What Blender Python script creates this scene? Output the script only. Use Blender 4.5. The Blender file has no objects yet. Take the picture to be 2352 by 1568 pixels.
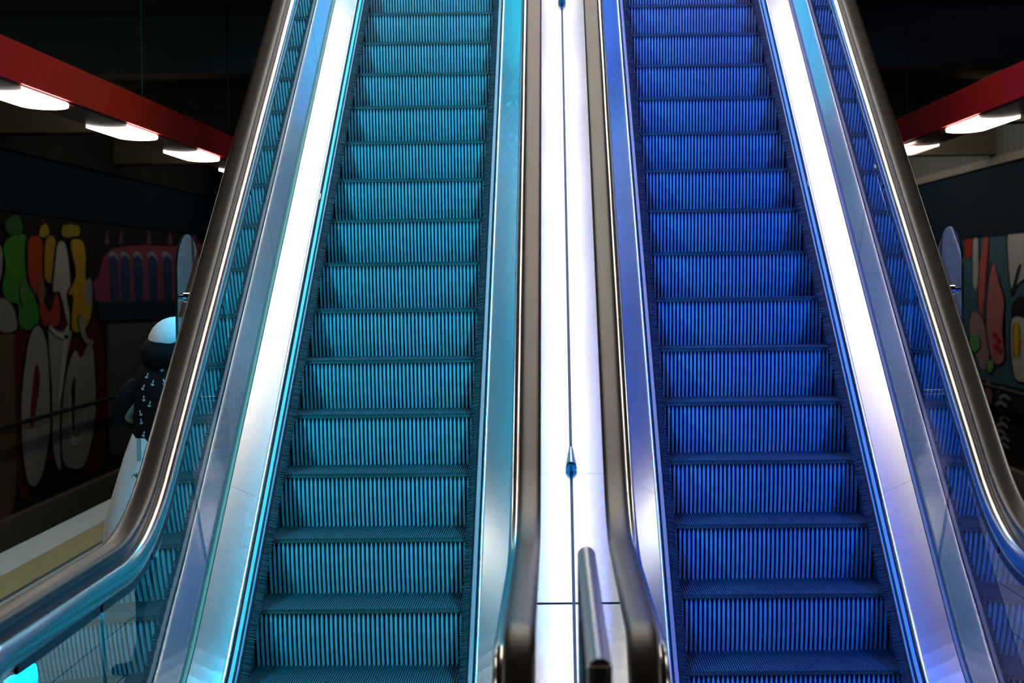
import bpy, bmesh, math, random
from mathutils import Vector, Matrix
random.seed(7)
SC = bpy.context.scene
C = SC.collection
PI = math.pi

# ------------------------------------------------------------------ camera
EYE = 1.81
F_PX, PITCH, YAW, ROLL = 4815.2, -0.029713, 0.020534, 0.010169
RM = Matrix.Rotation(YAW, 3, 'Z') @ Matrix.Rotation(PITCH, 3, 'X') @ Matrix.Rotation(ROLL, 3, 'Y')
cam_d = bpy.data.cameras.new('camera')
cam_d.sensor_width = 36.0
cam_d.lens = F_PX / 2352 * 36.0
cam_d.clip_end = 300
cam_d.dof.use_dof = True
cam_d.dof.focus_distance = 9.6
cam_d.dof.aperture_fstop = 4.5
cam = bpy.data.objects.new('camera', cam_d)
C.objects.link(cam)
rt, fw, up = RM @ Vector((1, 0, 0)), RM @ Vector((0, 1, 0)), RM @ Vector((0, 0, 1))
cam.matrix_world = Matrix(((rt.x, up.x, -fw.x, 0), (rt.y, up.y, -fw.y, 0), (rt.z, up.z, -fw.z, EYE), (0, 0, 0, 1)))
SC.camera = cam

# ------------------------------------------------------------------ world, lamps, exposure
w = bpy.data.worlds.new('world'); SC.world = w; w.use_nodes = True
w.node_tree.nodes['Background'].inputs[0].default_value = (0.5, 0.6, 0.7, 1)
w.node_tree.nodes['Background'].inputs[1].default_value = 0.004
SC.view_settings.view_transform = 'Standard'
SC.view_settings.look = 'None'
SC.view_settings.gamma = 1.0
SC.view_settings.exposure = 0.0
SC.view_settings.use_curve_mapping = False
cy = SC.cycles
cy.max_bounces = 5; cy.diffuse_bounces = 2; cy.glossy_bounces = 4; cy.transmission_bounces = 2; cy.transparent_max_bounces = 10
cy.adaptive_threshold = 0.10; cy.adaptive_min_samples = 16; cy.sample_clamp_indirect = 4.0; cy.caustics_reflective = False; cy.caustics_refractive = False

def area_light(name, loc, rot, sx, sy, power, color):
    d = bpy.data.lights.new(name, 'AREA'); d.shape = 'RECTANGLE'; d.size = sx; d.size_y = sy
    d.energy = power; d.color = color
    o = bpy.data.objects.new(name, d); C.objects.link(o); o.location = loc; o.rotation_euler = rot
    return o
WARM = (1.0, 0.86, 0.73)
# row of warm fluorescent lamps across the ceiling of the escalator shaft
for k in range(-1, 6):
    ln = (2.4, 2.5, 2.7, 2.7, 2.7, 2.7, 2.7)[k + 1]
    area_light('shaft_lamp', (0.06, 10.6 + k * 0.93, 6.3), (0, 0, 0), ln, 0.42, 6.3 * ln, WARM)
# coloured lights added at the head of the shaft to tint the deck
area_light('added_head_light', (-0.9, 16.6, 6.3), (-0.3, 0, 0), 1.5, 1.6, 16.0, (0.05, 0.72, 1.0))
area_light('added_head_light', (1.0, 16.6, 6.3), (-0.3, 0, 0), 1.5, 1.6, 16.0, (0.10, 0.28, 1.0))

LED_POWER = 350.0
# fill lights added over the tracks to brighten the tunnel walls
for x, p in ((-5.4, 45.0), (5.4, 120.0)):
    area_light('track_fill_light', (x, 33, 4.2), (0, -0.75 if x > 0 else 0.75, 0), 0.3, 22.0, p, (1.0, 0.93, 0.8))
LED_L = (0.0, 0.53, 0.92)
LED_R = (0.0, 0.13, 1.0)

# ------------------------------------------------------------------ materials
def mat(name, col, rough=0.5, metal=0.0, spec=0.5, var=0.0, vscale=20.0, vstretch=(1, 1, 1), vrot=0.0,
        bump=0.0, bscale=200.0, rvar=0.0, coat=0.0, aniso=0.0):
    m = bpy.data.materials.new(name); m.use_nodes = True
    nt = m.node_tree; b = nt.nodes['Principled BSDF']
    b.inputs['Base Color'].default_value = (*col, 1)
    b.inputs['Roughness'].default_value = rough
    b.inputs['Metallic'].default_value = metal
    b.inputs['Specular IOR Level'].default_value = spec
    b.inputs['Coat Weight'].default_value = coat
    if var or rvar or bump:
        tc = nt.nodes.new('ShaderNodeTexCoord'); mp = nt.nodes.new('ShaderNodeMapping')
        mp.inputs['Rotation'].default_value = (vrot, 0, 0)
        mp.inputs['Scale'].default_value = vstretch
        nt.links.new(tc.outputs['Object'], mp.inputs['Vector'])
        n = nt.nodes.new('ShaderNodeTexNoise'); n.inputs['Scale'].default_value = vscale; n.inputs['Detail'].default_value = 5
        nt.links.new(mp.outputs['Vector'], n.inputs['Vector'])
        if var:
            r = nt.nodes.new('ShaderNodeMix'); r.data_type = 'RGBA'
            r.inputs[6].default_value = (*[c * (1 - var) for c in col], 1)
            r.inputs[7].default_value = (*[min(1, c * (1 + var)) for c in col], 1)
            nt.links.new(n.outputs['Fac'], r.inputs[0]); nt.links.new(r.outputs[2], b.inputs['Base Color'])
        if rvar:
            q = nt.nodes.new('ShaderNodeMapRange')
            q.inputs[3].default_value = max(0.02, rough - rvar); q.inputs[4].default_value = rough + rvar
            nt.links.new(n.outputs['Fac'], q.inputs[0]); nt.links.new(q.outputs[0], b.inputs['Roughness'])
        if bump:
            n2 = nt.nodes.new('ShaderNodeTexNoise'); n2.inputs['Scale'].default_value = bscale
            nt.links.new(mp.outputs['Vector'], n2.inputs['Vector'])
            bp = nt.nodes.new('ShaderNodeBump'); bp.inputs['Strength'].default_value = bump; bp.inputs['Distance'].default_value = 0.002
            nt.links.new(n2.outputs['Fac'], bp.inputs['Height']); nt.links.new(bp.outputs[0], b.inputs['Normal'])
    return m

def emit(name, col, s):
    m = bpy.data.materials.new(name); m.use_nodes = True
    b = m.node_tree.nodes['Principled BSDF']
    b.inputs['Base Color'].default_value = (0.8, 0.8, 0.8, 1)
    b.inputs['Emission Color'].default_value = (*col, 1); b.inputs['Emission Strength'].default_value = s
    return m

def glass_mat(name, tint=(0.93, 0.97, 0.97), boost=1.7):
    m = bpy.data.materials.new(name); m.use_nodes = True
    nt = m.node_tree; nt.nodes.clear()
    out = nt.nodes.new('ShaderNodeOutputMaterial'); mx = nt.nodes.new('ShaderNodeMixShader')
    tr = nt.nodes.new('ShaderNodeBsdfTransparent'); tr.inputs[0].default_value = (*tint, 1)
    gl = nt.nodes.new('ShaderNodeBsdfGlossy'); gl.inputs['Roughness'].default_value = 0.01
    fr = nt.nodes.new('ShaderNodeFresnel'); fr.inputs[0].default_value = 1.5
    ge = nt.nodes.new('ShaderNodeNewGeometry')
    inv = nt.nodes.new('ShaderNodeMath'); inv.operation = 'SUBTRACT'; inv.inputs[0].default_value = 1.0
    mul = nt.nodes.new('ShaderNodeMath'); mul.operation = 'MULTIPLY'
    b2 = nt.nodes.new('ShaderNodeMath'); b2.operation = 'MULTIPLY'; b2.inputs[1].default_value = boost; b2.use_clamp = True
    L = nt.links.new
    L(ge.outputs['Backfacing'], inv.inputs[1]); L(fr.outputs[0], mul.inputs[0]); L(inv.outputs[0], mul.inputs[1])
    L(mul.outputs[0], b2.inputs[0]); L(b2.outputs[0], mx.inputs[0]); L(tr.outputs[0], mx.inputs[1]); L(gl.outputs[0], mx.inputs[2])
    L(mx.outputs[0], out.inputs[0])
    return m

A30 = math.radians(30)
M = {}
M['deck'] = mat('brushed_steel_deck', (0.78, 0.78, 0.78), 0.215, 1.0, var=0.05, vscale=3, vstretch=(40, 1.2, 40), vrot=-A30, rvar=0.03)
M['cdeck'] = mat('brushed_steel_centre', (0.82, 0.82, 0.83), 0.24, 1.0, var=0.04, vscale=3, vstretch=(40, 1.2, 40), vrot=-A30, rvar=0.04)
M['lip'] = mat('bright_lip', (0.85, 0.85, 0.87), 0.14, 1.0)
M['chrome'] = mat('chrome_guide', (0.86, 0.83, 0.80), 0.16, 1.0, rvar=0.03, var=0.03, vscale=8)
M['polished'] = mat('polished_steel', (0.8, 0.82, 0.84), 0.12, 1.0)
M['satin'] = mat('satin_tube', (0.72, 0.66, 0.61), 0.27, 1.0, var=0.05, vscale=30, vstretch=(1, 0.1, 1))
M['rubber'] = mat('handrail_rubber', (0.045, 0.034, 0.026), 0.36, 0.0, spec=1.0, var=0.25, vscale=14, rvar=0.06, bump=0.12, bscale=90)
M['track'] = mat('dark_track', (0.05, 0.05, 0.055), 0.35, 0.6)
M['seal'] = mat('black_seal', (0.012, 0.011, 0.010), 0.5, var=0.2)
M['sealtan'] = mat('tan_seal_lip', (0.17, 0.10, 0.055), 0.5)
M['carrier'] = mat('brush_carrier_alu', (0.42, 0.40, 0.41), 0.42, 0.9, var=0.12, vscale=25)
M['brush'] = mat('black_bristle', (0.018, 0.02, 0.022), 0.7, spec=0.2, var=0.4, vscale=120)
M['skirt'] = mat('dark_skirt', (0.10, 0.11, 0.12), 0.35, 0.5)
M['riser'] = mat('cast_rib', (0.42, 0.44, 0.45), 0.6, 0.0, spec=0.15, var=0.35, vscale=26, bump=0.2, bscale=160)
M['tread'] = mat('tread_cleat', (0.07, 0.074, 0.078), 0.5, 0.0, spec=0.2, var=0.2, vscale=30)
M['body'] = mat('step_black', (0.012, 0.014, 0.016), 0.6, spec=0.2)
M['brown'] = mat('nosing_brown', (0.28, 0.13, 0.05), 0.5)
M['gedge'] = mat('glass_edge_dark', (0.004, 0.02, 0.022), 0.3)
M['glass'] = glass_mat('balustrade_glass')
M['mirror'] = glass_mat('screen_glass', (0.75, 0.85, 0.87), 2.2)
M['white'] = mat('white_plate', (0.8, 0.8, 0.8), 0.5)
M['clad'] = mat('outer_cladding', (0.35, 0.36, 0.37), 0.4, 0.9)
M['led_l'] = emit('led_cyan', LED_L, LED_POWER)
M['led_r'] = emit('led_blue', LED_R, LED_POWER * 1.15)
for k_ in ('led_l', 'led_r'): M[k_].cycles.emission_sampling = 'FRONT'
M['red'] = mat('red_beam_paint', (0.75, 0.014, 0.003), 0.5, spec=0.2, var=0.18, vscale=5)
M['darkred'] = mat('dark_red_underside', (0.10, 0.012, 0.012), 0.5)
M['lamp'] = emit('platform_lamp', (1.0, 0.97, 0.86), 11.0)
M['lampdim'] = emit('platform_lamp_lens', (1.0, 0.92, 0.80), 1.0)
M['lamp'].cycles.emission_sampling = 'FRONT'
M['wire'] = mat('steel_rod', (0.06, 0.045, 0.035), 0.5, 0.6)
M['conc'] = mat('dark_concrete', (0.03, 0.027, 0.025), 0.8, var=0.4, vscale=2.5, bump=0.4, bscale=30)
M['concb'] = mat('beam_concrete', (0.16, 0.12, 0.075), 0.8, var=0.45, vscale=3, vstretch=(0.2, 1, 1), bump=0.4, bscale=30)
M['wall'] = mat('tunnel_wall', (0.025, 0.023, 0.021), 0.9, spec=0.05, var=0.5, vscale=1.2, bump=0.5, bscale=12)
M['wallgrey'] = mat('tunnel_wall_grey', (0.14, 0.145, 0.13), 0.9, spec=0.05, var=0.4, vscale=1.5, vstretch=(1, 3, 0.4))
M['wallblue'] = mat('blue_band', (0.008, 0.020, 0.036), 0.8, spec=0.03, var=0.25, vscale=2)
M['ledge'] = mat('wall_ledge', (0.22, 0.19, 0.14), 0.75, var=0.4, vscale=3)
M['cable'] = mat('black_cable', (0.006, 0.006, 0.006), 0.6)
M['track_bed'] = mat('track_bed', (0.035, 0.03, 0.026), 0.9, var=0.5, vscale=6)
M['grout'] = mat('floor_grout', (0.03, 0.026, 0.022), 0.8)
M['tile'] = mat('floor_tile', (0.50, 0.47, 0.40), 0.45, var=0.14, vscale=9)
M['tilew'] = mat('edge_stone', (0.62, 0.58, 0.48), 0.55, var=0.12, vscale=7)
M['gold'] = mat('tactile_gold', (0.40, 0.27, 0.11), 0.6, var=0.3, vscale=18)
M['darkstrip'] = mat('dark_strip', (0.06, 0.058, 0.045), 0.6, var=0.3, vscale=9)

# ------------------------------------------------------------------ helpers
def obj(name, bm, m, parent=None, smooth=False, recalc=True):
    if recalc: bmesh.ops.recalc_face_normals(bm, faces=bm.faces[:])
    me = bpy.data.meshes.new(name); bm.to_mesh(me); bm.free()
    for mm in (m if isinstance(m, (list, tuple)) else [m]): me.materials.append(mm)
    if smooth:
        for p in me.polygons: p.use_smooth = True
        me.set_sharp_from_angle(angle=math.radians(50))
    o = bpy.data.objects.new(name, me); C.objects.link(o)
    if parent: o.parent = parent
    return o
def thing(name, label, cat, loc=(0, 0, 0), group=None):
    o = bpy.data.objects.new(name, None); C.objects.link(o); o.location = loc
    o['label'] = label; o['category'] = cat
    if group: o['group'] = group
    return o
def tag(o, label, cat, group=None):
    o['label'] = label; o['category'] = cat
    if group: o['group'] = group
    return o
def struct(name, bm, m, parent=None):
    o = obj(name, bm, m, parent); o['kind'] = 'structure'; return o
def box(bm, x0, x1, y0, y1, z0, z1):
    v = [bm.verts.new(p) for p in ((x0, y0, z0), (x1, y0, z0), (x1, y1, z0), (x0, y1, z0), (x0, y0, z1), (x1, y0, z1), (x1, y1, z1), (x0, y1, z1))]
    for f in ((0, 3, 2, 1), (4, 5, 6, 7), (0, 1, 5, 4), (1, 2, 6, 5), (2, 3, 7, 6), (3, 0, 4, 7)):
        bm.faces.new([v[i] for i in f])
def boxbm(*a):
    bm = bmesh.new(); box(bm, *a); return bm
def tube(bm, pts, r, n=14, cap=True):
    pts = [Vector(p) for p in pts]; rings = []
    for i, p in enumerate(pts):
        a = pts[max(0, i - 1)]; b = pts[min(len(pts) - 1, i + 1)]
        t = (b - a).normalized()
        s = Vector((1, 0, 0)) if abs(t.x) < 0.8 else Vector((0, 1, 0))
        u = t.cross(s).normalized(); v = t.cross(u)
        rr = r[i] if isinstance(r, (list, tuple)) else r
        rings.append([bm.verts.new(p + u * rr * math.cos(2 * PI * k / n) + v * rr * math.sin(2 * PI * k / n)) for k in range(n)])
    for a, b in zip(rings, rings[1:]):
        for k in range(n): bm.faces.new((a[k], a[(k + 1) % n], b[(k + 1) % n], b[k]))
    if cap: bm.faces.new(rings[0]); bm.faces.new(rings[-1])
def ring_sweep(bm, rings, closed_path=False, cap=True):
    vs = [[bm.verts.new(p) for p in r] for r in rings]
    n = len(vs[0])
    for a, b in zip(vs, vs[1:]):
        for k in range(n): bm.faces.new((a[k], a[(k + 1) % n], b[(k + 1) % n], b[k]))
    if cap: bm.faces.new(vs[0]); bm.faces.new(vs[-1])

# escalator base path (line through the step noses): flat, 30 degree bend of radius RB, incline
YB, RB = 7.319, 2.5
Y0 = YB - RB * math.tan(A30 / 2)
SA = RB * A30
def P(s, h):
    if s <= 0: return (Y0 + s, h)
    ph = min(s / RB, A30)
    y = Y0 + (RB - h) * math.sin(ph); z = RB - (RB - h) * math.cos(ph)
    if s > SA:
        y += (s - SA) * math.cos(A30); z += (s - SA) * math.sin(A30)
    return (y, z)
YI = Y0 + RB * math.sin(A30)
def s_of(y, h=0.0):                      # path length of the incline point whose depth is y at height h
    return SA + (y + h * math.sin(A30) - YI) / math.cos(A30)
def path_z(y):
    if y <= Y0: return 0.0
    if y < YI: return RB - math.sqrt(RB * RB - (y - Y0) ** 2)
    return RB - RB * math.cos(A30) + (y - YI) * math.tan(A30)
S_END = s_of(16.0)
S_NEW = 5.18 - Y0                        # where the newel starts
def stations(s0, s1):
    out = [s0]
    if s0 < 0: out.append(0.0) if s1 > 0 else None
    for k in range(1, 15):
        q = SA * k / 14
        if s0 < q < s1: out.append(q)
    out.append(s1)
    return [o for i, o in enumerate(out) if i == 0 or o - out[i - 1] > 1e-6]
def sweep(bm, prof, cx, side, s0, s1):
    """closed profile [(offset, height)] swept along the escalator"""
    rings = []
    for s in stations(s0, s1):
        r = []
        for o, h in prof:
            y, z = P(s, h); r.append((cx + side * o, y, z))
        rings.append(r)
    ring_sweep(bm, rings)
def newel_rings(prof, cx, side, zc, rc_ref, turn):
    """profile turned round the newel: centre at height zc, prof heights measured from the floor"""
    rings = []
    n = 18
    for k in range(1, n + 1):
        a = turn * k / n
        r = []
        for o, h in prof:
            rr = h - zc
            r.append((cx + side * o, Y0 + S_NEW - rr * math.sin(a), zc + rr * math.cos(a)))
        rings.append(r)
    return rings
def sweep_newel(bm, prof, cx, side, zc, turn, s1, tail=0.0):
    rings = []
    for s in reversed(stations(S_NEW, s1)):
        rings.append([(cx + side * o, *P(s, h)) for o, h in prof])
    rings += newel_rings(prof, cx, side, zc, 0, turn)
    if tail:
        rings.append([(x, y + tail, z) for x, y, z in rings[-1]])
    ring_sweep(bm, rings)

# ------------------------------------------------------------------ step meshes (shared by every step)
HALF = 0.43
STEP_D, STEP_H = 0.4, 0.4 * math.tan(A30)
def riser_y(t):                           # t metres below the nose
    return 0.008 + 0.95 * (t - 0.02) ** 2 if t > 0.02 else 0.008
def make_step_meshes():
    n = 47; pitch = 2 * HALF / n
    b = bmesh.new()
    prof = [(0.012, -0.012)] + [(riser_y(t) + 0.013, -t) for t in (0.02, 0.08, 0.14, 0.20, 0.25)] + [(0.30, -0.25), (STEP_D + 0.05, -0.03), (STEP_D + 0.05, -0.012)]
    ring_sweep(b, [[(x, y, z) for y, z in prof] for x in (-HALF, HALF)])
    bmesh.ops.recalc_face_normals(b, faces=b.faces[:])
    me_body = bpy.data.meshes.new('step_body'); b.to_mesh(me_body); b.free(); me_body.materials.append(M['body'])
    # riser ribs, each narrowing to a point under the nose
    b = bmesh.new()
    for i in range(n):
        x = -HALF + (i + 0.5) * pitch
        pr = [(0.017, 0.0012), (0.042, 0.0052), (0.10, 0.0054), (0.17, 0.0054), (0.245, 0.0054)]
        rows = []
        for t, hw in pr:
            y = riser_y(t)
            rows.append([b.verts.new(p) for p in ((x - hw, y + 0.014, -t), (x - hw * 0.85, y, -t), (x + hw * 0.85, y, -t), (x + hw, y + 0.014, -t))])
        for p, q in zip(rows, rows[1:]):
            for k in range(3): b.faces.new((p[k], p[k + 1], q[k + 1], q[k]))
        b.faces.new(rows[0])
    bmesh.ops.recalc_face_normals(b, faces=b.faces[:])
    me_rib = bpy.data.meshes.new('riser_ribs'); b.to_mesh(me_rib); b.free(); me_rib.materials.append(M['riser'])
    b = bmesh.new()
    for i in range(2 * n):
        x = -HALF + (i + 0.5) * pitch / 2
        box(b, x - 0.0019, x + 0.0019, 0.0 if i % 2 == 0 else 0.003, STEP_D + 0.045, -0.015, 0.0)
    me_cl = bpy.data.meshes.new('tread_cleats'); b.to_mesh(me_cl); b.free(); me_cl.materials.append(M['tread'])
    b = bmesh.new()
    box(b, -HALF, HALF, 0.006, 0.016, -0.0175, -0.009)
    me_br = bpy.data.meshes.new('nosing_strip'); b.to_mesh(me_br); b.free(); me_br.materials.append(M['brown'])
    return me_body, me_rib, me_cl, me_br
ME_BODY, ME_RIB, ME_CL, ME_BR = make_step_meshes()

def link(name, me, parent, loc=(0, 0, 0)):
    o = bpy.data.objects.new(name, me); C.objects.link(o); o.parent = parent; o.location = loc; return o

# profile data (offset from the escalator's centre line, height square to the step line)
GO = lambda h: 0.599 + 0.042 * (h - 0.2)         # the glass leans slightly outwards
def oval(co, ch, ro, rh, n=16, e=2.0):
    out = []
    for k in range(n):
        a = 2 * PI * k / n; c, s = math.cos(a), math.sin(a)
        out.append((co + ro * math.copysign(abs(c) ** (2 / e), c), ch + rh * math.copysign(abs(s) ** (2 / e), s)))
    return out
HANDRAIL = oval(0.673, 0.948, 0.040, 0.0165, 26, 3.0)
GUIDE = oval(0.630, 0.868, 0.026, 0.044, 20, 2.4)
TRACKP = [(0.640, 0.900), (0.702, 0.912), (0.702, 0.934), (0.644, 0.934)]
NZ = 0.60                                        # newel centre height

def glass_panel(parent, cx, side, s0, s1, newel=False):
    bm = bmesh.new()
    th = 0.005
    lo, hi = 0.17, 0.835
    ring = []
    if newel:
        n = 16
        pts = [(P(s1, lo), lo), (P(s1, hi), hi)]
        for k in range(n + 1):
            a = PI * k / n; rr = hi - NZ
            h = NZ + rr * math.cos(a)
            pts.append(((Y0 + S_NEW - rr * math.sin(a), h), h))
        pts.append(((Y0 + S_NEW, lo), lo))
        outer = [bm.verts.new((cx + side * (GO(h) + th), y, z)) for (y, z), h in pts]
        inner = [bm.verts.new((cx + side * (GO(h) - th), y, z)) for (y, z), h in pts]
        bm.faces.new(outer); bm.faces.new(inner)
        for k in range(len(pts)):
            f = bm.faces.new((outer[k], outer[(k + 1) % len(pts)], inner[(k + 1) % len(pts)], inner[k])); f.material_index = 1
    else:
        rings = []
        for s in stations(s0, s1):
            rings.append([(cx + side * (GO(h) + d), *P(s, h)) for h, d in ((lo, -th), (hi, -th), (hi, th), (lo, th))])
        ring_sweep(bm, rings)
        bm.faces.ensure_lookup_table()
        bm.faces[-1].material_index = 1; bm.faces[-2].material_index = 1
    return obj('glass_panel', bm, [M['glass'], M['gedge']], parent)

def bristles(cx, side):
    bm = bmesh.new(); s = s_of(7.2) - 0.3
    while s < S_END - 2.2:
        tip = 0.393 + random.uniform(-0.004, 0.006); hb = 0.058; ht = 0.046 + random.uniform(-0.003, 0.003)
        ds = random.uniform(-0.004, 0.004)
        a = [bm.verts.new((cx + side * 0.436, *P(s + q, hb + e))) for q, e in ((-0.0024, 0), (0.0024, 0), (0, -0.006))]
        t = [bm.verts.new((cx + side * tip, *P(s + ds + q, ht + e))) for q, e in ((-0.0019, 0), (0.0019, 0), (0, -0.004))]
        for k in range(3): bm.faces.new((a[k], a[(k + 1) % 3], t[(k + 1) % 3], t[k]))
        bm.faces.new(t)
        s += 0.0046
    return bm

INNER_RISE = 0.022
def build_escalator(cx, y_first, outer, led, label):
    E_ = thing('escalator', label, 'escalator', (0, 0, 0), 'the pair of escalators')
    # steps
    k = -4
    while True:
        y = y_first + k * STEP_D
        if y > 15.3: break
        st = link('step', ME_BODY, E_, (cx, y, path_z(y)))
        link('riser_ribs', ME_RIB, st)['kind'] = 'stuff'
        link('tread_cleats', ME_CL, st)['kind'] = 'stuff'
        link('nosing_strip', ME_BR, st)
        k += 1
    # unseen pan added under the steps so that no light leaks up
    bm = bmesh.new(); sweep(bm, [(-0.46, -0.62), (0.46, -0.62), (0.46, -0.60), (-0.46, -0.60)], cx, 1, 0.4, S_END); obj('light_block_pan', bm, M['body'], E_)
    # landing plate with comb
    bm = boxbm(cx - 0.45, cx + 0.45, 4.9, y_first - 4 * STEP_D - 0.01, -0.02, 0.0); lp = obj('landing_plate', bm, M['clad'], E_)
    bm = bmesh.new()
    for i in range(47): 
        x = cx - 0.42 + i * 0.84 / 46
        box(bm, x - 0.003, x + 0.003, y_first - 4 * STEP_D - 0.15, y_first - 4 * STEP_D, 0.0, 0.006)
    o = obj('comb_teeth', bm, M['clad'], lp); o['kind'] = 'stuff'
    for side in (-1, 1):
        out = side == outer
        bm = bmesh.new(); sweep(bm, [(0.436, -0.45), (0.450, -0.45), (0.450, 0.112), (0.436, 0.112)], cx, side, S_NEW, S_END); obj('skirt_panel', bm, M['skirt'], E_)
        # brush carrier and bristles
        bm = bmesh.new(); sweep(bm, [(0.428, 0.046), (0.437, 0.046), (0.464, 0.086), (0.462, 0.094), (0.431, 0.066)], cx, side, S_NEW + 0.2, S_END)
        ca = obj('brush_carrier', bm, M['carrier'], E_)
        o = obj('bristles', bristles(cx, side), M['brush'], ca, recalc=False); o['kind'] = 'stuff'
        # inner deck in lengths, with a bright rounded lip along its lower edge
        cuts = [S_NEW] + [s_of(yy, 0.17) for yy in (8.63, 10.75, 12.85)] + [S_END]
        for a, b in zip(cuts, cuts[1:]):
            bm = bmesh.new()
            dh = 0.0 if out else INNER_RISE
            sweep(bm, [(0.471, 0.112), (0.472, 0.126), (0.580, 0.1885 + dh), (0.584, 0.184 + dh), (0.584, 0.160)], cx, side, a + 0.0008, b - 0.0008)
            obj('inner_deck', bm, M['deck'], E_)
        bm = bmesh.new(); sweep(bm, oval(0.4655, 0.117, 0.0072, 0.0105, 10), cx, side, S_NEW, S_END); obj('deck_lip', bm, M['lip'], E_, smooth=True)
        # seal holding the glass
        bm = bmesh.new(); sweep(bm, [(0.583, 0.175), (0.5935, 0.175), (0.5935, 0.196), (0.583, 0.192)], cx, side, S_NEW, S_END); obj('glass_seal', bm, M['sealtan'], E_)
        bm = bmesh.new(); sweep(bm, [(0.6045, 0.165), (0.615, 0.165), (0.613, 0.193), (0.6045, 0.196)], cx, side, S_NEW, S_END); obj('glass_seal', bm, M['sealtan'], E_)
        # glass
        cutg = [6.34 - Y0] + [s_of(yy, 0.25) for yy in (8.10, 10.17, 12.15, 14.2)] + [S_END]
        glass_panel(E_, cx, side, 0, cutg[0] - 0.003, newel=True)
        for a, b in zip(cutg, cutg[1:]): glass_panel(E_, cx, side, a + 0.003, b - 0.003)
        # chrome guide, handrail track, handrail
        bm = bmesh.new(); sweep_newel(bm, GUIDE, cx, side, NZ, PI * 0.98, S_END); obj('handrail_guide', bm, M['chrome'], E_, smooth=True)
        bm = bmesh.new(); sweep_newel(bm, TRACKP, cx, side, NZ, PI * 0.98, S_END); obj('handrail_track', bm, M['track'], E_)
        bm = bmesh.new(); sweep_newel(bm, HANDRAIL, cx, side, NZ, PI, S_END, tail=0.5); obj('handrail', bm, M['rubber'], E_, smooth=True)
        # light strip under the guide, in lengths
        q = S_NEW + 0.1
        while q < S_END - 1.0:
            bm = bmesh.new(); sweep(bm, [(0.606, 0.816), (0.6185, 0.816), (0.6185, 0.845), (0.606, 0.845)], cx, side, q, q + 0.96)
            bm.faces.ensure_lookup_table()
            for i, f in enumerate(bm.faces):                 # only the lens on the underside gives light
                f.material_index = 0 if (i % 4 == 0 and len(f.verts) == 4 and i < len(bm.faces) - 2) else 1
            obj('led_strip', bm, [M[led], M['track']], E_); q += 1.0
        if not out:       # added flange, shaped to keep the strip's light on its own escalator
            bm = bmesh.new(); sweep(bm, [(0.633, 0.795), (0.638, 0.795), (0.638, 0.86), (0.633, 0.86)], cx, side, S_NEW + 0.1, S_END); obj('added_light_shield', bm, M['track'], E_)
        if out:
            bm = bmesh.new(); sweep(bm, [(0.614, 0.150), (0.614, 0.180), (0.806, 0.180), (0.812, 0.172), (0.812, 0.150)], cx, side, S_NEW, S_END); obj('outer_deck', bm, M['deck'], E_)
            bm = bmesh.new(); rings = []
            for s in stations(S_NEW, S_END):
                r = []
                for o_, h in ((0.800, 0.17), (0.812, 0.17), (0.812, -0.95), (0.800, -0.95)):
                    y, z = P(s, h); r.append((cx + side * o_, y, max(z, 0.0)))
                rings.append(r)
            ring_sweep(bm, rings); obj('outer_cladding', bm, M['clad'], E_)
        # newel base
        bm = boxbm(*sorted((cx + side * 0.45, cx + side * 0.70)), 5.12, 5.9, 0.0, 0.19); obj('newel_base', bm, M['clad'], E_)
    return E_

CL, CR = -0.767, 0.8785
build_escalator(CL, 8.2134, -1, 'led_l', 'left escalator with ribbed steps lit cyan between glass balustrades')
build_escalator(CR, 8.2134 - 0.8338 * STEP_D, 1, 'led_r', 'right escalator with ribbed steps lit deep blue between glass balustrades')

# sign plate on the outer glass near the newel
bm = bmesh.new()
def rrect(y0, y1, z0, z1, r, n=6):
    out = []
    for cy, cz, a0 in ((y1 - r, z1 - r, 0), (y0 + r, z1 - r, 90), (y0 + r, z0 + r, 180), (y1 - r, z0 + r, 270)):
        for k in range(n + 1):
            a = math.radians(a0 + 90 * k / n); out.append((cy + r * math.cos(a), cz + r * math.sin(a)))
    return out
ring_sweep(bm, [[(x, y, z) for y, z in rrect(5.22, 5.58, 0.50, 0.80, 0.05)] for x in (CL - 0.644, CL - 0.632)])
tag(obj('sign_plate', bm, M['white']), 'pale rounded sign plate behind the glass at the bottom left newel', 'sign')

# ------------------------------------------------------------------ steel cladding between the escalators
T = thing('centre_cladding', 'bright steel cladding strip running up between the two escalators', 'cladding')
XG = 0.062; XL, XR = CL + 0.616, CR - 0.616
cuts = [S_NEW, s_of(7.93, 0.2), s_of(8.66, 0.2), s_of(12.98, 0.2), S_END]
for i, (a, b) in enumerate(zip(cuts, cuts[1:])):
    g = 0.012 if i == 0 else 0.0008
    for x0, x1 in ((XL, XG - 0.006), (XG + 0.006, XR)):
        bm = bmesh.new(); sweep(bm, [(x0, 0.175), (x1, 0.175), (x1, 0.197), (x0, 0.197)], 0, 1, a + 0.0008, b - g)
        obj('deck_plate', bm, M['cdeck'], T)
bm = bmesh.new(); sweep(bm, [(XG - 0.008, 0.165), (XG + 0.008, 0.165), (XG + 0.008, 0.190), (XG - 0.008, 0.190)], 0, 1, S_NEW, S_END); obj('seam_strip', bm, M['track'], T)
bm = bmesh.new(); sweep(bm, [(XL, -0.3), (XR, -0.3), (XR, 0.168), (XL, 0.168)], 0, 1, S_NEW, S_END); obj('cladding_core', bm, M['seal'], T)
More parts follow.
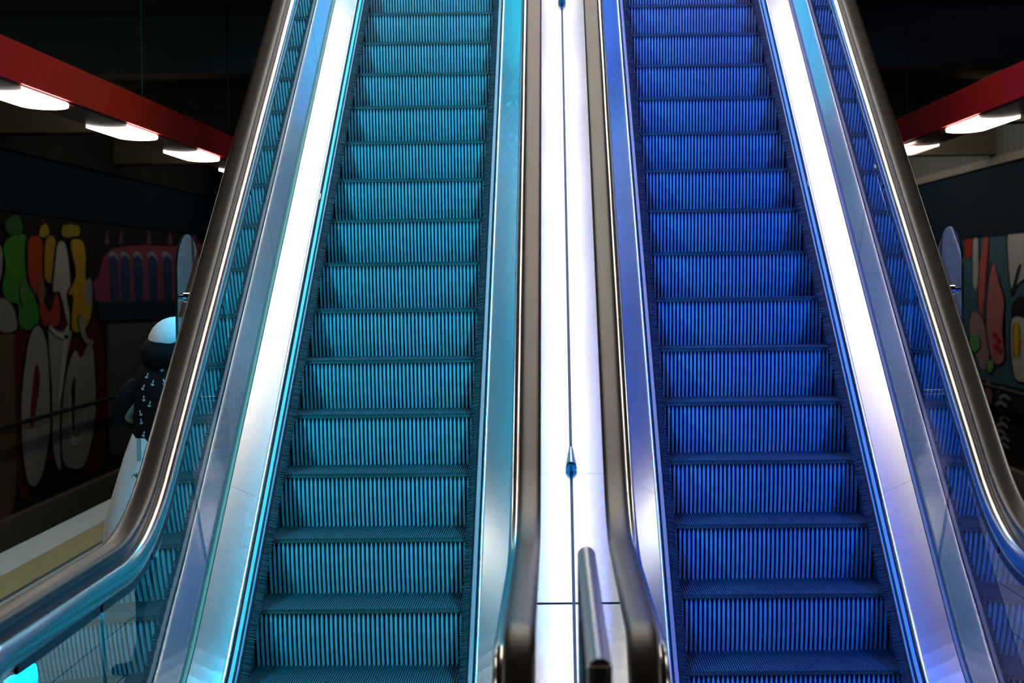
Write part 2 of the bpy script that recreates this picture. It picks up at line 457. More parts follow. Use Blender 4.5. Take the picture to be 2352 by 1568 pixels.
for yy in (8.68, 13.0):
    s0 = s_of(yy, 0.2); bm = bmesh.new(); rings = []
    for ds, r, hh in ((0.165, 0.004, 0.006), (0.15, 0.010, 0.018), (0.10, 0.0155, 0.03), (0.02, 0.0235, 0.045), (0.0, 0.0245, 0.046), (-0.006, 0.020, 0.038)):
        rr = []
        for k in range(12):
            a = PI * k / 11
            rr.append((XG + r * math.cos(a), *P(s0 + ds, 0.1965 + hh * math.sin(a))))
        rings.append(rr)
    ring_sweep(bm, rings); obj('anti_slide_stud', bm, M['polished'], T, smooth=False)

# stainless barrier rail between the newels
bm = bmesh.new()
bx, bz, br = 0.082, 1.035, 0.0255
prof = []
tube(bm, [(bx, 4.12, bz), (bx, 5.85, bz)], br, 24)
T = thing('barrier_rail', 'brushed steel tube barrier rail between the two middle handrail ends', 'barrier', (bx, 5.2, 0))
o = obj('top_rail', bm, M['satin'], T, smooth=True); o.location = (-bx, -5.2, 0)
for yy in (4.12, 5.825):
    bm = bmesh.new(); tube(bm, [(bx, yy, 0.0), (bx, yy, bz + 0.012)], br, 24)
    o = obj('leg', bm, M['satin'], T, smooth=True); o.location = (-bx, -5.2, 0)
    bm = bmesh.new(); tube(bm, [(bx, yy, 0.0), (bx, yy, 0.012)], 0.06, 24)
    o = obj('foot_plate', bm, M['satin'], T); o.location = (-bx, -5.2, 0)

# ------------------------------------------------------------------ rounded glass screens beside the outer handrails
def screen(cx, side, label):
    X = cx + side * 0.80
    T = thing('glass_screen', label, 'glass screen', (0, 0, 0), 'anti-climb glass screens')
    y0, y1 = 8.66, 9.28; zb = 1.30; zt = EYE + 0.205
    pts = [(y0, zb)]
    yc = 8.93
    for k in range(11):
        a = PI - PI / 2 * k / 10; pts.append((yc + (yc - y0) * math.cos(a), zt - 0.16 + 0.16 * math.sin(a)))
    for k in range(1, 11):
        a = PI / 2 - PI / 2 * k / 10; pts.append((yc + (y1 - yc) * math.cos(a), zt - 0.30 + 0.30 * math.sin(a)))
    pts.append((y1, zb + 0.2))
    bm = bmesh.new()
    a = [bm.verts.new((X - 0.005, y, z)) for y, z in pts]; b = [bm.verts.new((X + 0.005, y, z)) for y, z in pts]
    bm.faces.new(a); bm.faces.new(b)
    for k in range(len(pts)):
        f = bm.faces.new((a[k], a[(k + 1) % len(pts)], b[(k + 1) % len(pts)], b[k])); f.material_index = 1
    obj('glass_pane', bm, [M['mirror'], M['gedge']], T)
    # post on the outer deck with cross tubes
    px = cx + side * 0.645; py = 8.86
    zb = path_z(py + 0.1) + 0.18
    bm = bmesh.new(); box(bm, px - 0.027, px + 0.027, py - 0.008, py + 0.008, zb, EYE - 0.02); po = obj('post', bm, M['polished'], T)
    bm = bmesh.new(); box(bm, px - 0.035, px + 0.035, py - 0.03, py + 0.03, zb - 0.02, zb + 0.008); obj('foot_plate', bm, M['polished'], po)
    for zz in (zb + 0.06, EYE - 0.46, EYE - 0.30):
        bm = bmesh.new(); tube(bm, [(px, py - 0.011, zz), (px, py - 0.007, zz)], 0.008, 10); obj('screw', bm, M['lip'], po)
    for zz in (EYE - 0.063, EYE - 0.19, EYE - 0.495):
        bm = bmesh.new(); tube(bm, [(px, py + 0.03, zz), (X - side * 0.006, py + 0.03, zz)], 0.0125, 14); tb = obj('cross_tube', bm, M['polished'], T, smooth=True)
        bm = bmesh.new(); tube(bm, [(X - side * 0.020, py + 0.03, zz), (X - side * 0.0055, py + 0.03, zz)], 0.021, 16); obj('clamp', bm, M['polished'], tb)
        bm = bmesh.new(); tube(bm, [(X + side * 0.0055, py + 0.03, zz), (X + side * 0.016, py + 0.03, zz)], 0.021, 16); obj('clamp', bm, M['polished'], tb)
screen(CL, -1, 'rounded glass screen with tube clamps beside the left outer handrail')
screen(CR, 1, 'rounded glass screen with tube clamps beside the right outer handrail')

# ------------------------------------------------------------------ platform
ZF = 0.0
EX = 3.75                                   # platform edge
struct('floor', boxbm(-EX, EX, 2.0, 45, -0.30, -0.012), M['grout'])
FL = bpy.data.objects['floor']
bm = boxbm(-0.1455, 0.1455, -0.295, 0.295, -0.012, 0.0); bmesh.ops.recalc_face_normals(bm, faces=bm.faces[:])
bm.normal_update(); ME_T = bpy.data.meshes.new('tile'); bm.to_mesh(ME_T); bm.free(); ME_T.materials.append(M['tile'])
for side in (-1, 1):
    for i in range(5):
        x = side * (1.70 + 0.15 + 0.30 * i)
        for j in range(26):
            y = 8.2 + 0.6 * j
            if side > 0 and y > 17: break
            link('tile', ME_T, FL, (x, y, 0))
bm = boxbm(-0.148, 0.148, -0.298, 0.298, -0.012, 0.0); ME_E = bpy.data.meshes.new('edge_stone'); bm.to_mesh(ME_E); bm.free(); ME_E.materials.append(M['tilew'])
for j in range(24):
    link('edge_stone', ME_E, FL, (-EX + 0.15, 11.5 + 0.6 * j, 0))
    if j < 12: link('edge_stone', ME_E, FL, (EX - 0.15, 11.5 + 0.6 * j, 0))
for side in (-1, 1):
    a, b = sorted((side * 3.20, side * 3.45)); obj('tactile_strip', boxbm(a, b, 2.0, 45, -0.012, 0.002), M['gold'], FL)
    a, b = sorted((side * 3.17, side * 3.20)); obj('dark_strip', boxbm(a, b, 2.0, 45, -0.012, 0.001), M['darkstrip'], FL)
struct('platform_face', boxbm(-EX + 0.1, EX - 0.1, 2.0, 45, -1.7, -0.30), M['conc'])
struct('track_bed', boxbm(-8, 8, 2.0, 60, -1.9, -1.7), M['track_bed'])

# tunnel walls
WX = 7.4
for side, nm in ((-1, 'left'), (1, 'right')):
    a, b = sorted((side * WX, side * (WX + 0.3)))
    wl = struct('wall_' + nm, boxbm(a, b, 2, 60, -1.9, 6.0), M['wall'])
    a, b = sorted((side * (WX - 0.12), side * WX))
    obj('ledge', boxbm(a, b, 2, 60, -1.75, -1.32), M['ledge'], wl)
    a, b = sorted((side * (WX - 0.05), side * WX))
    obj('upper_wall_panel', boxbm(a, b, 2, 60, 3.75, 6.0), M['wallgrey' if side > 0 else 'wall'], wl)  # left panel darker: its unlit look is put into the colour
    a, b = sorted((side * (WX - 0.10), side * WX))
    obj('wall_moulding', boxbm(a, b, 2, 60, 3.62, 3.75), M['ledge' if side > 0 else 'wall'], wl)  # left moulding takes the dark wall colour to stand for missing light
    a, b = sorted((side * (WX - 0.03), side * WX))
    obj('blue_band', boxbm(a, b, 2, 60, 2.80 if side < 0 else 2.45, 3.62), M['wallblue'], wl)
    bm = bmesh.new(); tube(bm, [(side * (WX - 0.2), 2, -0.05), (side * (WX - 0.2), 60, -0.05)], 0.035, 8)
    tag(obj('cable', bm, M['cable']), 'black cable running along the %s tunnel wall across the graffiti' % nm, 'cable')
struct('wall_back', boxbm(-8, 8, 59.5, 60, -1.9, 8), M['wall'])

# ceiling with the open shaft over the escalators
ZC = 4.35
struct('ceiling', boxbm(-8, -1.95, 2, 60, ZC, ZC + 0.3), M['conc'])
bm = boxbm(2.05, 8, 2, 60, ZC, ZC + 0.3); struct('ceiling.001', bm, M['conc'])
struct('ceiling.002', boxbm(-2.2, 2.3, 5, 20, 6.6, 6.9), M['conc'])
for i, (a, b) in enumerate(((-2.2, -1.95), (2.05, 2.3))):
    struct('shaft_wall', boxbm(a, b, 5, 20, ZC + 0.3, 6.6), M['conc'])
for yb in (20.0, 27.5, 35):
    for a, b in ((-7.4, -1.95), (2.05, 7.4)):
        struct('ceiling_beam', boxbm(a, b, yb, yb + 0.55, 3.80, ZC), M['concb'])

# ------------------------------------------------------------------ red lighting beams
BZ0, BZ1 = EYE + 1.055, EYE + 1.265
def stadium(x0, x1, y0, y1, n=12):
    """plan outline: rounded far end, near end hollowed by the round end of the cover plate"""
    r = (x1 - x0) / 2; xc = (x0 + x1) / 2; ry = r * 2.1; out = []
    for k in range(n + 1):
        a = PI * k / n; out.append((xc + r * math.cos(a), y1 - ry + ry * math.sin(a)))
    for k in range(n + 1):
        a = PI - PI * k / n; out.append((xc + r * math.cos(a), y0 + ry * math.sin(a)))
    return out
def plate(bm, pts, z0, z1):
    a = [bm.verts.new((x, y, z0)) for x, y in pts]; b = [bm.verts.new((x, y, z1)) for x, y in pts]
    bm.faces.new(a); bm.faces.new(b)
    for k in range(len(pts)): bm.faces.new((a[k], a[(k + 1) % len(pts)], b[(k + 1) % len(pts)], b[k]))
def red_beam(side, xin, lamps, label, rods):
    T = thing('light_beam', label, 'light beam', (0, 0, 0), 'red lighting beams over the platform')
    xo = xin + side * 0.30
    a, b = sorted((xin, xo))
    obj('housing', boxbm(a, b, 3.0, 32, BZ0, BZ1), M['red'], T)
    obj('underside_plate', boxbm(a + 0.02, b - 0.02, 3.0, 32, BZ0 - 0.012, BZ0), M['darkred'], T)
    for y0, y1, kind in lamps:
        bm = bmesh.new(); plate(bm, stadium(a + 0.015, b - 0.015, y0, y1), BZ0 - 0.030, BZ0 - 0.010)
        obj('lamp_diffuser', bm, M[kind], T)
    for yr in rods:
        bm = bmesh.new(); tube(bm, [((a + b) / 2, yr, BZ1), ((a + b) / 2, yr, ZC)], 0.006, 8); rd = obj('hanger_rod', bm, M['wire'], T)
        bm = bmesh.new(); tube(bm, [((a + b) / 2, yr, BZ1), ((a + b) / 2, yr, BZ1 + 0.03)], 0.025, 10); obj('rod_anchor', bm, M['wire'], rd)
red_beam(-1, -2.79, [(11.05 + 2.74 * k, 12.35 + 2.74 * k, 'lamp') for k in range(-3, 6)], 'long red beam with stadium lamps hanging over the left platform', [10.95, 15.0, 19.0])
red_beam(1, 2.79, [(13.9 + 2.9 * k, 15.3 + 2.9 * k, 'lamp' if k < 1 else 'lampdim') for k in range(-4, 4)], 'long red beam with stadium lamps hanging over the right platform', [13.1, 17.5])
# lamp tube under the second right lens
bm = bmesh.new(); tube(bm, [(2.86, 16.75, BZ0 - 0.052), (2.86, 18.0, BZ0 - 0.052)], 0.022, 10)
tag(obj('lamp_tube', bm, M['lamp']), 'bare lit lamp tube under the far end of the right red beam', 'lamp')

# ------------------------------------------------------------------ graffiti on the tunnel walls
def to_wall(u, v, X):
    d = RM @ Vector(((u - 1176) / F_PX, 1.0, (784 - v) / F_PX))
    t = X / d.x
    return (d.y * t, EYE + d.z * t)
def smooth_closed(pts, k=5):
    n = len(pts); out = []
    for i in range(n):
        p0, p1, p2, p3 = (Vector(pts[(i + j - 1) % n]) for j in range(4))
        for q in range(k):
            t = q / k
            out.append(0.5 * ((2 * p1) + (p2 - p0) * t + (2 * p0 - 5 * p1 + 4 * p2 - p3) * t * t + (3 * p1 - p0 - 3 * p2 + p3) * t ** 3))
    return out
PAINTS = {}
def paint(c):
    if c not in PAINTS: PAINTS[c] = mat('spray_paint', c, 0.8, spec=0.1, var=0.25, vscale=2.2)
    return PAINTS[c]
def blob(parent, name, pts, col, side, depth, sm=True):
    X = side * (WX - 0.006 - 0.2 * depth)
    q = [to_wall(u, v, X) for u, v in pts]
    if sm: q = smooth_closed(q)
    bm = bmesh.new()
    a = [bm.verts.new((X, y, z)) for y, z in q]; b = [bm.verts.new((X + side * 0.004, y, z)) for y, z in q]
    bm.faces.new(a); bm.faces.new(b)
    for k in range(len(q)): bm.faces.new((a[k], a[(k + 1) % len(q)], b[(k + 1) % len(q)], b[k]))
    bmesh.ops.triangulate(bm, faces=[f for f in bm.faces if len(f.verts) > 4])
    return obj(name, bm, paint(col), parent)
def letter(parent, pts, col, side, depth, grow=1.13, line=(0.004, 0.004, 0.004)):
    cx = sum(p[0] for p in pts) / len(pts); cy = sum(p[1] for p in pts) / len(pts)
    g = [(cx + (x - cx) * grow + (4 if x > cx else -4) * 0.6, cy + (y - cy) * (1 + (grow - 1) * 0.45)) for x, y in pts]
    o = blob(parent, 'letter', pts, col, side, depth)
    blob(o, 'outline', g, line, side, depth - 0.006)
    return o
ZL = lambda pts: [(x / 2.24, 450 + y / 2.24) for x, y in pts]
ZR = lambda pts: [(1850 + x / 2.6135, 450 + y / 2.6135) for x, y in pts]
T = thing('graffiti', 'graffiti of green, red, white and yellow letters over big silver letters on left wall', 'graffiti')
blob(T, 'background', ZL([(120, 650), (500, 640), (530, 1380), (250, 1360), (110, 1560), (80, 1000)]), (0.13, 0.012, 0.008), -1, 0.05)
blob(T, 'background', ZL([(-60, 720), (80, 725), (95, 1000), (70, 1600), (-60, 1600)]), (0.17, 0.09, 0.04), -1, 0.045)
letter(T, ZL([(70, 205), (140, 215), (148, 400), (190, 520), (197, 640), (150, 690), (100, 660), (95, 560), (40, 540), (15, 470), (30, 360), (20, 260)]), (0.05, 0.30, 0.03), -1, 0.07)
letter(T, ZL([(150, 225), (215, 230), (225, 420), (215, 500), (255, 600), (295, 500), (305, 650), (230, 668), (190, 520), (150, 420)]), (0.48, 0.06, 0.02), -1, 0.09)
letter(T, ZL([(238, 225), (285, 228), (288, 430), (252, 445), (230, 400)]), (0.46, 0.27, 0.02), -1, 0.11)
letter(T, ZL([(300, 245), (340, 260), (362, 460), (342, 510), (365, 640), (350, 660), (310, 500), (275, 490), (282, 380)]), (0.50, 0.48, 0.42), -1, 0.13)
letter(T, ZL([(365, 240), (420, 230), (440, 300), (440, 420), (472, 470), (470, 600), (430, 690), (372, 680), (378, 520), (355, 500), (392, 400)]), (0.58, 0.36, 0.02), -1, 0.15)
letter(T, ZL([(212, 160), (240, 145), (252, 205), (205, 207)]), (0.44, 0.30, 0.03), -1, 0.07)
letter(T, ZL([(330, 150), (405, 157), (400, 205), (325, 208)]), (0.36, 0.26, 0.03), -1, 0.07)
letter(T, ZL([(30, 130), (95, 100), (115, 190), (50, 195)]), (0.03, 0.14, 0.03), -1, 0.07)
letter(T, ZL([(-40, 250), (10, 270), (5, 420), (-40, 460)]), (0.30, 0.29, 0.24), -1, 0.07)
letter(T, ZL([(0, 530), (60, 560), (85, 640), (80, 690), (0, 690)]), (0.30, 0.29, 0.24), -1, 0.08)
l1 = letter(T, ZL([(165, 700), (200, 668), (235, 740), (258, 900), (258, 1200), (210, 1450), (150, 1478), (118, 1300), (112, 1050), (140, 800)]), (0.42, 0.40, 0.37), -1, 0.09, 1.08)
blob(l1, 'counter', ZL([(190, 860), (205, 960), (172, 1180), (155, 1150), (172, 950)]), (0.22, 0.015, 0.01), -1, 0.11)
l2 = letter(T, ZL([(250, 678), (300, 704), (368, 688), (342, 850), (312, 1080), (312, 1400), (275, 1300), (268, 1000)]), (0.42, 0.40, 0.37), -1, 0.12, 1.06)
l3 = letter(T, ZL([(385, 795), (420, 832), (468, 752), (488, 900), (488, 1150), (440, 1370), (370, 1400), (325, 1350), (322, 1100), (348, 900)]), (0.42, 0.40, 0.37), -1, 0.15, 1.06)
blob(l3, 'counter', ZL([(388, 940), (378, 1240), (362, 1180), (368, 1000)]), (0.01, 0.01, 0.01), -1, 0.17)
for pts in ([(335, 700), (355, 690), (320, 1000), (300, 1080), (312, 900)], [(365, 1000), (375, 1220), (420, 1230), (440, 1100), (425, 1240), (380, 1285), (358, 1200)], [(250, 670), (300, 695), (345, 715), (372, 690), (345, 735), (290, 720)]):
    blob(l3, 'highlight', ZL(pts), (0.62, 0.60, 0.55), -1, 0.19)
letter(T, ZL([(405, 640), (430, 620), (445, 720), (480, 745), (470, 770), (430, 740)]), (0.40, 0.36, 0.30), -1, 0.17, 1.05)
for x, c in ((455, (0.30, 0.34, 0.36)), (120, (0.12, 0.25, 0.08)), (210, (0.30, 0.12, 0.06))):
    blob(T, 'paint_splash', ZL([(x - 15, 470), (x + 8, 420), (x + 22, 500), (x + 4, 560), (x - 12, 530)]), c, -1, 0.17)
T = thing('graffiti', 'pink and blue drip graffiti with white tips above a grey panel on left wall', 'graffiti')
blob(T, 'background', ZL([(505, 540), (512, 400), (560, 285), (700, 255), (905, 260), (1060, 265), (1060, 540)]), (0.30, 0.07, 0.13), -1, 0.05)
for x in (565, 625, 690, 765, 840, 920):
    f = blob(T, 'drip', ZL([(x, 330), (x + 18, 295), (x + 40, 335), (x + 46, 420), (x + 44, 535), (x + 6, 535), (x + 2, 430)]), (0.03, 0.07, 0.19), -1, 0.07)
    blob(f, 'white_tip', ZL([(x - 6, 300), (x + 15, 285), (x + 40, 310), (x + 44, 330), (x + 18, 305), (x, 318)]), (0.36, 0.38, 0.42), -1, 0.09)
for x in (550, 620, 765, 875, 1000):
    blob(T, 'spike', ZL([(x - 14, 250), (x, 170), (x + 16, 245)]), (0.16, 0.06, 0.12), -1, 0.07, False)
blob(T, 'blue_stripe', ZL([(505, 545), (1060, 530), (1060, 625), (520, 642)]), (0.02, 0.05, 0.085), -1, 0.06, False)
blob(T, 'grey_panel', ZL([(552, 660), (1000, 638), (1000, 1330), (570, 1330), (552, 1000)]), (0.13, 0.14, 0.14), -1, 0.06, False)
T = thing('graffiti', 'graffiti with pink hand shape, white and yellow letters on the right wall', 'graffiti')
blob(T, 'background', ZR([(940, 240), (1500, 205), (1500, 1200), (940, 1080)]), (0.04, 0.12, 0.16), 1, 0.05, False)
letter(T, ZR([(960, 237), (1005, 235), (1003, 330), (985, 370), (960, 360)]), (0.40, 0.03, 0.03), 1, 0.07, 1.03)
letter(T, ZR([(1010, 236), (1034, 236), (1036, 500), (1020, 560), (1004, 500)]), (0.40, 0.42, 0.42), 1, 0.09, 1.0)
letter(T, ZR([(1072, 250), (1085, 240), (1096, 270), (1084, 450), (1062, 700), (1038, 650), (1046, 420)]), (0.50, 0.09, 0.08), 1, 0.11, 1.0)
letter(T, ZR([(1125, 400), (1160, 520), (1190, 640), (1180, 800), (1192, 960), (1160, 1010), (1120, 980), (1088, 800), (1092, 600)]), (0.42, 0.14, 0.13), 1, 0.13, 1.05)
letter(T, ZR([(1000, 700), (1050, 720), (1085, 830), (1100, 1000), (1060, 1040), (1010, 900), (985, 800)]), (0.34, 0.20, 0.20), 1, 0.09, 1.0)
letter(T, ZR([(1222, 215), (1330, 208), (1350, 440), (1280, 520), (1240, 570), (1220, 400)]), (0.42, 0.43, 0.40), 1, 0.11, 1.04)
letter(T, ZR([(1240, 745), (1300, 730), (1360, 800), (1350, 1080), (1285, 1110), (1250, 1060), (1235, 900)]), (0.45, 0.45, 0.38), 1, 0.15, 1.06)
letter(T, ZR([(1255, 765), (1278, 775), (1284, 860), (1278, 960), (1256, 965), (1248, 860)]), (0.60, 0.36, 0.02), 1, 0.17, 1.0)
letter(T, ZR([(990, 835), (1035, 845), (1045, 900), (1020, 935), (992, 915)]), (0.10, 0.36, 0.12), 1, 0.15, 1.0)
letter(T, ZR([(1090, 1000), (1120, 985), (1128, 1030), (1100, 1060)]), (0.14, 0.34, 0.14), 1, 0.17, 1.0)
letter(T, ZR([(1245, 650), (1290, 600), (1312, 650), (1305, 740), (1252, 745)]), (0.01, 0.01, 0.012), 1, 0.13, 1.0)
letter(T, ZR([(1270, 440), (1290, 420), (1260, 560), (1235, 590)]), (0.01, 0.01, 0.012), 1, 0.13, 1.0)
for cx_, cy_ in ((1135, 830), (1158, 865), (1140, 900), (1165, 925)):
    blob(T, 'red_curl', ZR([(cx_ - 16, cy_), (cx_, cy_ - 20), (cx_ + 16, cy_), (cx_, cy_ + 20)]), (0.40, 0.02, 0.02), 1, 0.17)
for q in range(9):
    y = 1160 + q * 42; x = 1180 + 14 * math.sin(q * 1.9)
    blob(T, 'white_scribble', ZR([(x - 30, y), (x, y - 16), (x + 34, y + 12), (x + 30, y + 24), (x, y + 4), (x - 20, y + 20)]), (0.26, 0.27, 0.27), 1, 0.09)
letter(T, ZR([(1085, 1110), (1110, 1120), (1118, 1260), (1100, 1320), (1080, 1250)]), (0.30, 0.12, 0.12), 1, 0.09, 1.0)

# ------------------------------------------------------------------ person on the left platform, seen from behind
M['skin'] = mat('skin', (0.42, 0.24, 0.16), 0.5)
M['jacket'] = mat('black_jacket', (0.005, 0.005, 0.007), 0.8, spec=0.15, var=0.3, vscale=30, bump=0.6, bscale=25)
M['scarf'] = mat('black_hood', (0.005, 0.005, 0.007), 0.85, spec=0.15, bump=0.8, bscale=30)
M['cloth'] = mat('white_cloth', (0.72, 0.74, 0.74), 0.8, var=0.10, vscale=5, vstretch=(4, 4, 0.6), bump=0.5, bscale=10)
M['trouser'] = mat('dark_trousers', (0.010, 0.012, 0.016), 0.8)
M['shoe'] = mat('dark_shoe', (0.035, 0.03, 0.028), 0.5)
M['anchor'] = mat('pale_anchor_print', (0.62, 0.66, 0.68), 0.7)
M['tag'] = mat('red_tag', (0.5, 0.02, 0.02), 0.6)
M['leaf'] = mat('green_leaf_print', (0.03, 0.22, 0.06), 0.7)
M['strap'] = mat('beige_strap', (0.45, 0.40, 0.32), 0.7)
PX, PY = -1.775, 9.62
T = thing('person', 'person with white cap, black anchor print top and long white skirt, walking away', 'person', (PX, PY, 0))
def skin(name, verts, edges, m, parent, lvl=2):
    me = bpy.data.meshes.new(name); me.from_pydata([v[:3] for v in verts], edges, [])
    me.materials.append(m)
    o = bpy.data.objects.new(name, me); C.objects.link(o); o.parent = parent
    mo = o.modifiers.new('Skin', 'SKIN')
    for i, v in enumerate(verts):
        r = v[3]; me.skin_vertices[0].data[i].radius = (r, v[4] if len(v) > 4 else r)
        me.skin_vertices[0].data[i].use_root = (i == 0)
    mo.use_smooth_shade = True
    sb = o.modifiers.new('Subdiv', 'SUBSURF'); sb.levels = lvl; sb.render_levels = lvl
    return o
bodyv = [(0, 0, 0.88, 0.13), (0, 0, 1.05, 0.115), (0, 0, 1.25, 0.13), (0, 0, 1.38, 0.07), (0, 0.02, 1.44, 0.05), (0, 0.03, 1.52, 0.085), (0, 0.03, 1.60, 0.06),
         (-0.10, 0, 0.82, 0.085), (-0.11, 0.02, 0.47, 0.058), (-0.12, -0.02, 0.10, 0.040), (0.10, 0, 0.82, 0.085), (0.11, 0.06, 0.47, 0.058), (0.12, 0.10, 0.10, 0.040),
         (-0.11, 0, 1.34, 0.055), (-0.22, -0.02, 1.205, 0.034), (-0.12, 0.20, 1.15, 0.032), (0.16, 0, 1.33, 0.06), (0.22, -0.02, 1.14, 0.042), (0.15, 0.20, 1.10, 0.032),
         (-0.10, 0.27, 1.13, 0.026), (0.09, 0.27, 1.11, 0.026)]
bodye = [(0, 1), (1, 2), (2, 3), (3, 4), (4, 5), (5, 6), (0, 7), (7, 8), (8, 9), (0, 10), (10, 11), (11, 12), (2, 13), (13, 14), (14, 15), (2, 16), (16, 17), (17, 18), (15, 19), (18, 20)]
skin('body', bodyv, bodye, M['skin'], T)
for sx, hx, hz in ((-1, -0.10, 1.13), (1, 0.09, 1.11)):
    for q, (dx, dz, ln) in enumerate(((0.03, 0.025, 0.05), (0.012, 0.02, 0.065), (-0.006, 0.01, 0.07), (-0.022, -0.004, 0.06), (-0.03, -0.02, 0.048))):
        x = hx - sx * dx * 0.2
        skin('finger', [(hx - sx * 0.01, 0.275, hz + dz * 0.6, 0.010), (hx - sx * 0.03, 0.275 + ln * 0.6, hz + dz, 0.009), (hx - sx * 0.055, 0.275 + ln * 0.75, hz + dz - 0.01, 0.008)], [(0, 1), (1, 2)], M['skin'], T, 1)
def loft(name, rings, m, parent, cap=True, n=28, wav=0.0, lobes=7):
    bm = bmesh.new(); R_ = []
    for (cx, cy, cz, rx, ry) in rings:
        R_.append([(cx + rx * math.cos(2 * PI * k / n) * (1 + wav * (rx / 0.3) * math.sin(lobes * 2 * PI * k / n + cz * 3)), cy + ry * math.sin(2 * PI * k / n) * (1 + wav * math.sin(lobes * 2 * PI * k / n)), cz + (0.01 * math.sin(5 * PI * k / n) if wav else 0)) for k in range(n)])
    ring_sweep(bm, R_, cap=cap)
    return obj(name, bm, m, parent, smooth=True)
J = loft('jacket', [(0.0, 0, 1.075, 0.172, 0.15), (0, 0, 1.10, 0.180, 0.158), (0, 0, 1.20, 0.170, 0.145), (0, 0, 1.29, 0.172, 0.14), (0, 0, 1.37, 0.160, 0.125), (0, 0, 1.42, 0.13, 0.10), (0, 0.01, 1.46, 0.09, 0.08)], M['jacket'], T, n=40, wav=0.02, lobes=6)
skin('sleeve', [(-0.12, 0.0, 1.36, 0.068), (-0.20, -0.02, 1.28, 0.056), (-0.248, -0.02, 1.20, 0.040), (-0.20, 0.10, 1.16, 0.042), (-0.13, 0.19, 1.15, 0.038)], [(0, 1), (1, 2), (2, 3), (3, 4)], M['jacket'], T)
skin('sleeve', [(0.12, 0.0, 1.36, 0.065), (0.17, 0.02, 1.22, 0.050), (0.15, 0.19, 1.10, 0.040)], [(0, 1), (1, 2)], M['jacket'], T)
# small printed anchors over the back of the jacket
bm = bmesh.new()
def flat(bm, pts, th=0.0012):
    a = [bm.verts.new((x, 0, z)) for x, z in pts]; b = [bm.verts.new((x, -th, z)) for x, z in pts]
    bm.faces.new(a); bm.faces.new(b)
    for k in range(len(pts)): bm.faces.new((a[k], a[(k + 1) % len(pts)], b[(k + 1) % len(pts)], b[k]))
flat(bm, [(-0.0016, -0.011), (0.0016, -0.011), (0.0016, 0.010), (-0.0016, 0.010)])
flat(bm, [(-0.005, 0.005), (0.005, 0.005), (0.005, 0.0075), (-0.005, 0.0075)])
arc = [(0.0105 * math.cos(math.radians(a)), -0.001 + 0.0105 * math.sin(math.radians(a))) for a in range(200, 341, 20)]
arc += [(0.0072 * math.cos(math.radians(a)), 0.0005 + 0.0072 * math.sin(math.radians(a))) for a in range(340, 199, -20)]
flat(bm, arc)
flat(bm, [(0.0035 * math.cos(a * PI / 4), 0.012 + 0.0035 * math.sin(a * PI / 4)) for a in range(8)])
bmesh.ops.recalc_face_normals(bm, faces=bm.faces[:])
ME_A = bpy.data.meshes.new('anchor_print'); bm.to_mesh(ME_A); bm.free(); ME_A.materials.append(M['anchor'])
ANCH = []
def px_pt(u, v, y):
    d = RM @ Vector(((u - 1176) / F_PX, 1.0, (784 - v) / F_PX)); return (d.x * y - PX, EYE + d.z * y)
for zx, zy in ((775, 825), (832, 815), (842, 838), (815, 898), (866, 902), (735, 932), (771, 968), (831, 962), (717, 992), (821, 1037), (756, 1077), (723, 1048), (703, 1125), (708, 1168), (724, 1233), (735, 870)):
    ANCH.append(px_pt(zx / 2.24, 450 + zy / 2.24, PY - 0.15))
# hood ring and white cap
loft('hood', [(0.0, 0.0, 1.42, 0.10, 0.09), (0.005, -0.01, 1.45, 0.145, 0.125), (0.015, -0.02, 1.49, 0.150, 0.13), (0.02, -0.01, 1.52, 0.137, 0.125), (0.025, 0.0, 1.545, 0.125, 0.12)], M['scarf'], T, wav=0.05, lobes=5)
cp = loft('cap', [(0.022, 0.01, 1.525, 0.122, 0.125)] + [(0.025, 0.01, 1.525 + 0.128 * math.sin(a), 0.127 * math.cos(a) + 0.002, 0.130 * math.cos(a) + 0.002) for a in (0.15, 0.4, 0.65, 0.9, 1.15, 1.4, 1.55)], M['cloth'], T)
# long white skirt, flared towards the left
sk = loft('skirt', [(0.0, 0, 1.15, 0.155, 0.13), (-0.005, 0, 1.11, 0.175, 0.15), (-0.015, 0.0, 1.0, 0.205, 0.19), (-0.03, 0, 0.85, 0.235, 0.23), (-0.045, 0, 0.70, 0.262, 0.26), (-0.05, 0, 0.585, 0.270, 0.27), (-0.05, 0, 0.59, 0.255, 0.255), (-0.03, 0, 0.85, 0.22, 0.21), (0, 0, 1.13, 0.14, 0.11)], M['cloth'], T, n=56, wav=0.035, lobes=8)
lx, lz = px_pt(240, 1236, PY - 0.1)
obj('red_tag', boxbm(lx - 0.006, lx + 0.008, -0.105, -0.095, lz - 0.02, lz + 0.02), M['tag'], sk)
lx, lz = px_pt(314, 1035, PY - 0.2)
obj('strap', boxbm(lx - 0.008, lx + 0.008, -0.215, -0.195, lz - 0.05, lz + 0.05), M['strap'], sk)
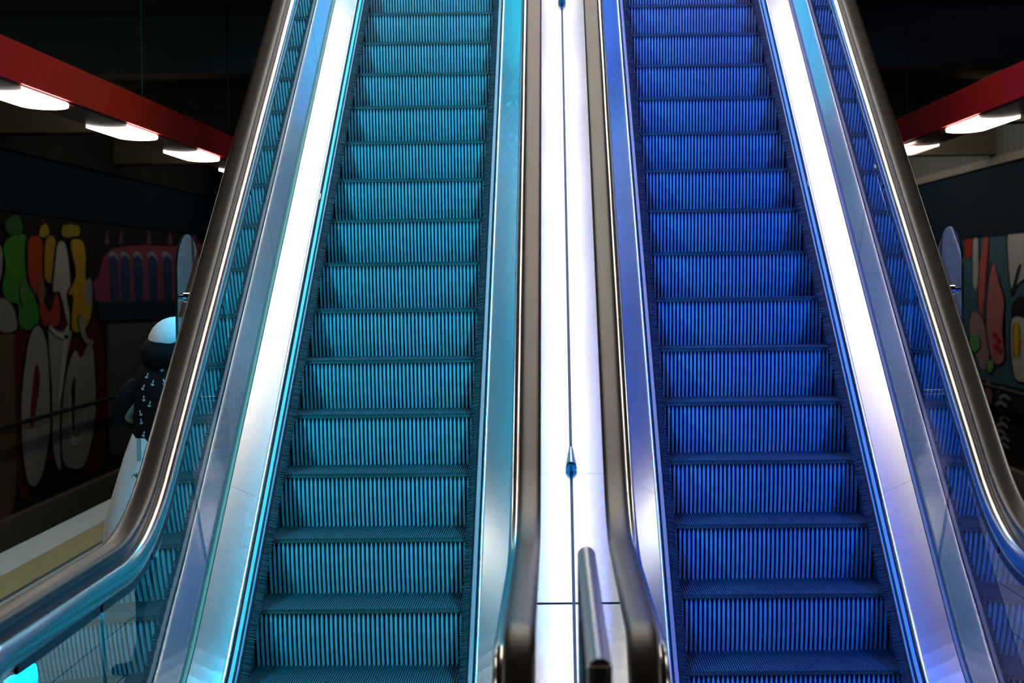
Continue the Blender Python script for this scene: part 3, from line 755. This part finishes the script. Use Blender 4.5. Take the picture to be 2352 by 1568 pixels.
lx, lz = px_pt(311, 1098, PY - 0.23)
for q in range(4):
    bm = bmesh.new(); a = 0.5 + q * 0.65
    tube(bm, [(lx, -0.245, lz), (lx + 0.02 * math.cos(a), -0.248, lz + 0.02 * math.sin(a)), (lx + 0.035 * math.cos(a), -0.245, lz + 0.02 * math.sin(a) - 0.012)], [0.005, 0.004, 0.001], 6)
    obj('leaf_print', bm, M['leaf'], sk)
tv = [(-0.11, 0.02, 0.62, 0.075), (-0.115, 0.0, 0.40, 0.066), (-0.12, -0.03, 0.09, 0.052)]
skin('trouser_leg', tv, [(0, 1), (1, 2)], M['trouser'], T)
skin('trouser_leg', [(0.10, 0.04, 0.62, 0.075), (0.11, 0.07, 0.40, 0.066), (0.12, 0.10, 0.09, 0.052)], [(0, 1), (1, 2)], M['trouser'], T)
for bx_, by_, an in ((-0.12, -0.03, 2.75), (0.12, 0.10, 1.8)):
    c, s = math.cos(an), math.sin(an)
    bm = bmesh.new(); rings = []
    for t, wd, ht in ((-0.07, 0.022, 0.05), (-0.05, 0.036, 0.085), (0.0, 0.040, 0.085), (0.06, 0.043, 0.065), (0.12, 0.046, 0.05), (0.17, 0.040, 0.038), (0.19, 0.02, 0.02)):
        r = []
        for k in range(10):
            a = PI * k / 9; lx_, lz_ = wd * math.cos(a), ht * math.sin(a) + 0.003
            r.append((bx_ + t * c - lx_ * s, by_ + t * s + lx_ * c, lz_))
        rings.append(r)
    ring_sweep(bm, rings); obj('shoe', bm, M['shoe'], T, smooth=True)
# the prints lie on the jacket's back: drop each onto the evaluated surface
dg = bpy.context.evaluated_depsgraph_get(); dg.update()
je = J.evaluated_get(dg)
for x, z in ANCH:
    hit, loc, nor, _ = je.ray_cast(Vector((x, -0.6, z)), Vector((0, 1, 0)))
    if not hit: continue
    o = link('anchor_print', ME_A, J, loc + nor * 0.002)
    o.rotation_euler = (Vector((0, -1, 0)).rotation_difference(nor) @ Matrix.Rotation(random.uniform(-0.5, 0.5), 3, 'Y').to_quaternion()).to_euler()
